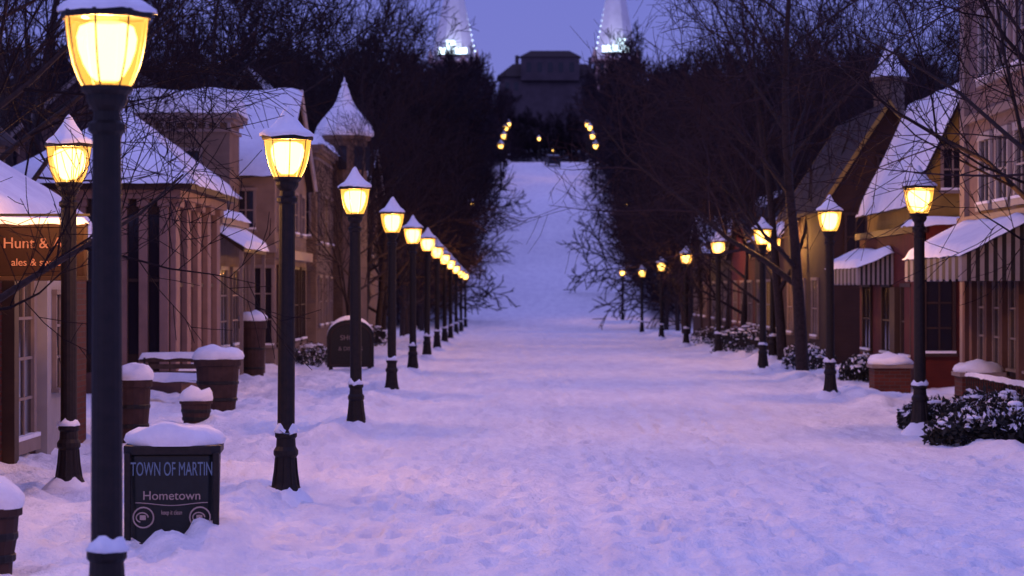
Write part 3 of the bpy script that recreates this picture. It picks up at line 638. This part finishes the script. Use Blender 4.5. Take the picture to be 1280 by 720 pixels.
def rr_prof(w, d, c): return [(-w+c,-d),(w-c,-d),(w,-d+c),(w,d-c),(w-c,d),(-w+c,d),(-w,d-c),(-w,-d+c)]
def prism(b, pr0, z0, pr1, z1, mat): n = len(pr0); b.poly([(x,y,z0) for x,y in pr0]+[(x,y,z1) for x,y in pr1], [(i,(i+1)%n,n+(i+1)%n,n+i) for i in range(n)]+[tuple(reversed(range(n))), tuple(range(n,2*n))], mat)
prism(b, rr_prof(.36,.3,.07), -.1, rr_prof(.38,.32,.07), .78, GREENB); prism(b, rr_prof(.405,.345,.08), .783, rr_prof(.405,.345,.08), .86, IRON); prism(b, rr_prof(.385,.325,.07), -.08, rr_prof(.385,.325,.07), .05, IRON)
for sx in (-.36, .36): b.box(sx-.035 if sx < 0 else sx-.02, sx+.02 if sx < 0 else sx+.035, -.335, -.29, .04, .8, IRON)
b.obj("bin_body", e, bevel=.012)
text("TOWN OF MARTIN", .078, (0,-.322,.66), (R(88.5),0,0), LETB, e, scale=(1, 2.1, 1))
text("Hometown", .105, (0,-.318,.44), (R(88.5),0,0), LETW, e)
text("keep it clean", .055, (0,-.316,.30), (R(88.5),0,0), LETW, e, scale=(.62, 1, 1))
b = MB()
for cx in (-.235, .235):
    pts = [(cx+.085*math.cos(t*math.pi/10), -.322, .26+.085*math.sin(t*math.pi/10)) for t in range(21)]; b.tube(pts, [.007]*21, LETW, 4)
    pts = [(cx+.05*math.cos(t*math.pi/10)-.01, -.320, .26+.04*math.sin(t*math.pi/10)) for t in range(15)]; b.tube(pts, [.006]*15, LETW, 4)
    b.box(cx-.03, cx+.02, -.319, -.312, .24, .28, LETW)
b.tube([(-.3+.6*i/12, -.321, .372+.012*math.cos(i*math.pi/6)) for i in range(13)], [.004]*13, LETW, 4); b.obj("emblem", e)
s = dome_snow(.41, .17, .86, 3, 1, .88); s.obj("snow_cap", e, smooth=True)
def barrel(x, y, r, h, seed, mat=TERR, name="barrel_planter"):
    e = empty(name, (x, y, P(y))); b = MB()
    b.lathe([(r*.80,-.1),(r*.84,.1),(r*.95,h*.5),(r,h*.82),(r*1.1,h*.84),(r*1.1,h*.95),(r*.95,h*.96)], mat, 20)
    for z in (.2, .5): b.lathe([(r*(.86+.2*z),h*z),(r*(.89+.2*z),h*z+.01),(r*(.89+.2*z),h*z+.05),(r*(.86+.2*z),h*z+.06)], IRON, 20, capb=False, capt=False)
    b.obj("barrel", e); dome_snow(r*1.08, .2, h*.95, seed).obj("snow_cap", e, smooth=True)
barrel(-5.18, 41.8, .38, .98, 1); barrel(-5.46, 34, .29, .92, 2); barrel(-5.0, 37.6, .24, .42, 4); barrel(-6.0, 55, .3, 1.5, 6)
barrel(-4.02, 18.0, .28, .55, 9)
# snow covered slatted bench
e = empty("snowy_bench", (-6.15, 43.2, .05), (0, 0, R(8))); b = MB()
for i in range(4): b.box(-.62, .62, -.2+i*.105, -.12+i*.105, .42, .45, WOOD)
for i in range(3): b.box(-.62, .62, .25+i*.012, .27+i*.012, .52+i*.13, .61+i*.13, WOOD)
for sx in (-.55, .51):
    b.box(sx, sx+.04, -.2, -.16, -.1, .418, IRON); b.box(sx, sx+.04, .2, .248, -.1, .86, IRON); b.box(sx, sx+.04, -.2, .2, .38, .417, IRON); b.box(sx, sx+.04, -.2, .2, .62, .65, IRON); b.box(sx+.005, sx+.035, -.2, -.17, .42, .62, IRON)
b.obj("slats_and_frame", e)
b = MB(); b.snow((-.62,-.2,.45),(.62,-.2,.45),(.62,.22,.45),(-.62,.22,.45), t=.13, seed=7, nv=8); b.snow((-.62,.24,.86),(.62,.24,.86),(.62,.32,.86),(-.62,.32,.86), t=.07, seed=8, nv=6); b.obj("snow_cap", e, smooth=True)
def sqplanter(x, y, w, h, seed):
    e = empty("brick_planter", (x, y, P(y))); b = MB(); b.box(-w, w, -w, w, -.1, h, BRICKR); b.obj("brickwork", e); b = MB(); b.box(-w-.05, w+.05, -w-.05, w+.05, h+.002, h+.08, TRIM); b.obj("coping", e, bevel=.01)
    dome_snow((w+.03), .2, h+.08, seed, 1.08, 1.08).obj("snow_cap", e, smooth=True)
sqplanter(8.25, 42, .36, .62, 3); sqplanter(7.95, 50, .38, .5, 5)
# low iron railing behind the hedge
e = empty("iron_railing", (7.6, 37.2, 0)); b = MB()
b.tube([(0,-2.5,.72),(0,2.5,.72)], [.02,.02], IRON, 6); b.tube([(0,-2.5,.2),(0,2.5,.2)], [.015,.015], IRON, 6)
for i in range(26): b.tube([(0,-2.5+i*.2,-.1),(0,-2.5+i*.2,.78)], [.011,.011], IRON, 5)
b.snow((-.03,-2.5,.735),(.03,-2.5,.735),(.03,2.5,.735),(-.03,2.5,.735), t=.05, nu=6, nv=40, seed=3); b.obj("rails", e)
e = empty("arched_notice_board", (-4.15, 61, 0), (0, 0, R(6))); b = MB(); n = 14
pr = [(-.6,.15),(.6,.15)]+[(.6*math.cos(math.pi*i/n), .95+.42*math.sin(math.pi*i/n)) for i in range(n+1)]
m_ = len(pr); b.poly([(x,-.12,z) for x,z in pr]+[(x,.12,z) for x,z in pr], [tuple(range(m_)), tuple(reversed(range(m_,2*m_)))]+[(i+m_,(i+1)%m_+m_,(i+1)%m_,i) for i in range(m_)], IRON)
b.box(-.55,-.45,-.1,.1,-.1,.15,IRON); b.box(.45,.55,-.1,.1,-.1,.15,IRON)
b.tube([(x*.86,-.13,.2+(z-.15)*.88) for x,z in pr]+[(pr[0][0]*.86,-.13,.2)], [.012]*(m_+1), TRIMD, 4)
b.obj("board", e); text("SHOPS", .18, (0,-.13,.9), (R(90),0,0), TRIM, e); text("& DINING", .14, (0,-.13,.62), (R(90),0,0), TRIM, e)
vs = []
b = MB()
for i in range(n+1):
    a = math.pi*i/n; x, z = .6*math.cos(a), .95+.42*math.sin(a); th = .10*max(0, math.sin(a))**1.5+.004
    vs += [(x,-.13,z), (x,-.10,z+th), (x,.10,z+th), (x,.13,z)]
b.poly(vs, [(i*4+j, (i+1)*4+j, (i+1)*4+j+1, i*4+j+1) for i in range(n) for j in range(3)], SNOW); b.obj("snow_cap", e, smooth=True)
def bush(x, y, rx, ry, h, n, seed, snow=14):
    rnd = random.Random(seed); e = empty("snowy_bush", (x, y, P(y))); b = MB()
    for i in range(n//12):
        a = rnd.uniform(0, 6.28); q = rnd.random()**.5; tip = Vector((rx*q*math.cos(a), ry*q*math.sin(a), h*rnd.uniform(.5, 1.15)*(1-.35*q*q))); st = Vector((tip.x*.5, tip.y*.5, -.05))
        mid = (st+tip)/2+Vector((rnd.uniform(-.08,.08), rnd.uniform(-.08,.08), 0)); b.tube([st, mid, tip], [.010, .007, .003], BARK, 3)
    for i in range(n):
        a = rnd.uniform(0, 6.28); q = rnd.random()**.4; hh = rnd.random()**.6
        c = Vector((rx*q*math.cos(a), ry*q*math.sin(a), h*hh*(1-.45*q*q)+.06*mnoise.noise(Vector((a*2, q*3, seed))))); u = Vector((rnd.gauss(0,1), rnd.gauss(0,1), rnd.gauss(0,1))).normalized(); v = u.cross(Vector((rnd.gauss(0,1), rnd.gauss(0,1), rnd.gauss(0,1)))).normalized(); s = rnd.uniform(.02, .05)
        b.poly([c-u*s*1.6, c-v*s*.7, c+u*s*1.6, c+v*s*.7], [(0,1,2,3)], SNOW if (hh > .8 and rnd.random() < .3) else LEAFD)
    b.obj("foliage", e)
    s = MB()
    for i in range(snow):
        a = rnd.uniform(0, 6.28); q = rnd.random()**.6*.9; r = rnd.uniform(.03, .10); cx, cy = rx*q*math.cos(a), ry*q*math.sin(a); z = h*(1-.42*q*q)-.03-rnd.random()*.15
        d = dome_snow(r, r*.55, z, i, rnd.uniform(.9,1.7), rnd.uniform(.6,1.1), 7, cx, cy); s.poly(d.v, d.f, SNOW)
    s.obj("snow_clumps", e, smooth=True)
for i, (x, y, rx, ry, h) in enumerate([(6.25,32.8,.55,.6,.5),(6.9,32.4,.55,.6,.62),(7.0,33.6,.6,.7,.68),(7.7,34,.6,.7,.75),(7.2,35.4,.9,.8,.7),(6.45,36.5,.5,.9,.5),(8.0,54,.55,.8,.7),(7.7,61.5,.7,1,.7),(8.1,66,.6,1,.7),(7.5,79,.9,1.5,.9),(8.3,84,1,1.5,1.0),(7.9,92,1,1.5,.9),(-5.6,66,.6,1,.7),(-5.5,80,.7,1.4,.9),(-4.15,16.6,.35,.4,.45),(-5.4,90,.8,1.6,.9)]):
    bush(x, y, rx, ry, h, 1500 if y < 60 else 600, i+1)
e = empty("parked_car", (6.1, 358, P(358)+.05), (R(6), 0, R(8))); b = MB()
b.poly([(x,y,z) for x in (-.9,.9) for (y,z) in ((-2.2,.35),(-2.25,.95),(-1.9,1.05),(-1.6,1.62),(.5,1.65),(1.2,1.1),(2.2,.95),(2.25,.4))],
       [tuple(reversed(range(8))), tuple(range(8,16))]+[(i,(i+1)%8,(i+1)%8+8,i+8) for i in range(8)], CARP)
b.box(-.7,.7,-2.0,-1.86,1.12,1.5,GLASS); b.box(-.8,-.55,-2.28,-2.2,.7,.85,SIGNR); b.box(.55,.8,-2.28,-2.2,.7,.85,SIGNR); b.obj("body", e, bevel=.06)
b = MB()
for sx in (-.85,.85):
    for yy in (-1.4,1.45):
        pts = [(sx-.11,yy,.33),(sx+.11,yy,.33)]; b.tube(pts, [.33,.33], BLACK, 14); b.tube([(sx-.12,yy,.33),(sx+.12,yy,.33)], [.16,.16], TRIM, 10)
b.obj("wheels", e)

# ------------------------------------------------------------------ sky, light, camera
w = bpy.data.worlds.new("World"); scene.world = w; w.use_nodes = True; nt = w.node_tree
bg = nt.nodes["Background"]
sky = nt.nodes.new("ShaderNodeTexSky"); sky.sky_type = 'NISHITA'; sky.sun_disc = False; sky.sun_elevation = R(1.5); sky.sun_rotation = R(200)
mul = nt.nodes.new("ShaderNodeVectorMath"); mul.operation = 'MULTIPLY'; mul.inputs[1].default_value = (.05, .05, .14)
nt.links.new(sky.outputs[0], mul.inputs[0])
tc = nt.nodes.new("ShaderNodeTexCoord"); sp = nt.nodes.new("ShaderNodeSeparateXYZ"); nt.links.new(tc.outputs["Generated"], sp.inputs[0])
rp = nt.nodes.new("ShaderNodeValToRGB"); el = rp.color_ramp.elements
el[0].position = 0.0; el[0].color = (.20, .21, .58, 1); el[1].position = .7; el[1].color = (.345, .335, .95, 1)
k = el.new(.13); k.color = (.165, .18, .58, 1)
nt.links.new(sp.outputs["Z"], rp.inputs["Fac"])
m2 = nt.nodes.new("ShaderNodeVectorMath"); m2.operation = 'SCALE'; nt.links.new(rp.outputs["Color"], m2.inputs[0]); m2.inputs["Scale"].default_value = 1.12
mx = nt.nodes.new("ShaderNodeMix"); mx.data_type = 'RGBA'; mx.inputs[0].default_value = .93
nt.links.new(mul.outputs[0], mx.inputs[6]); nt.links.new(m2.outputs[0], mx.inputs[7]); nt.links.new(mx.outputs[2], bg.inputs["Color"]); bg.inputs["Strength"].default_value = 1.0
sl = bpy.data.lights.new("sun", 'SUN'); sl.energy = .25; sl.angle = R(20); sl.color = (.66, .62, 1); put("sun", sl, None, (0, -20, 30), rot=(R(62), 0, R(-50)))
cam = bpy.data.cameras.new("camera"); cam.lens = 83.53; cam.sensor_width = 36; cam.clip_end = 6000; cam.clip_start = .1
cam.dof.use_dof = True; cam.dof.focus_distance = 24; cam.dof.aperture_fstop = 3.0
co = put("camera", cam, None, (0, 0, 2.18), rot=(R(90), 0, 0)); scene.camera = co
scene.view_settings.view_transform = 'Standard'; scene.view_settings.look = 'None'; scene.view_settings.exposure = 0
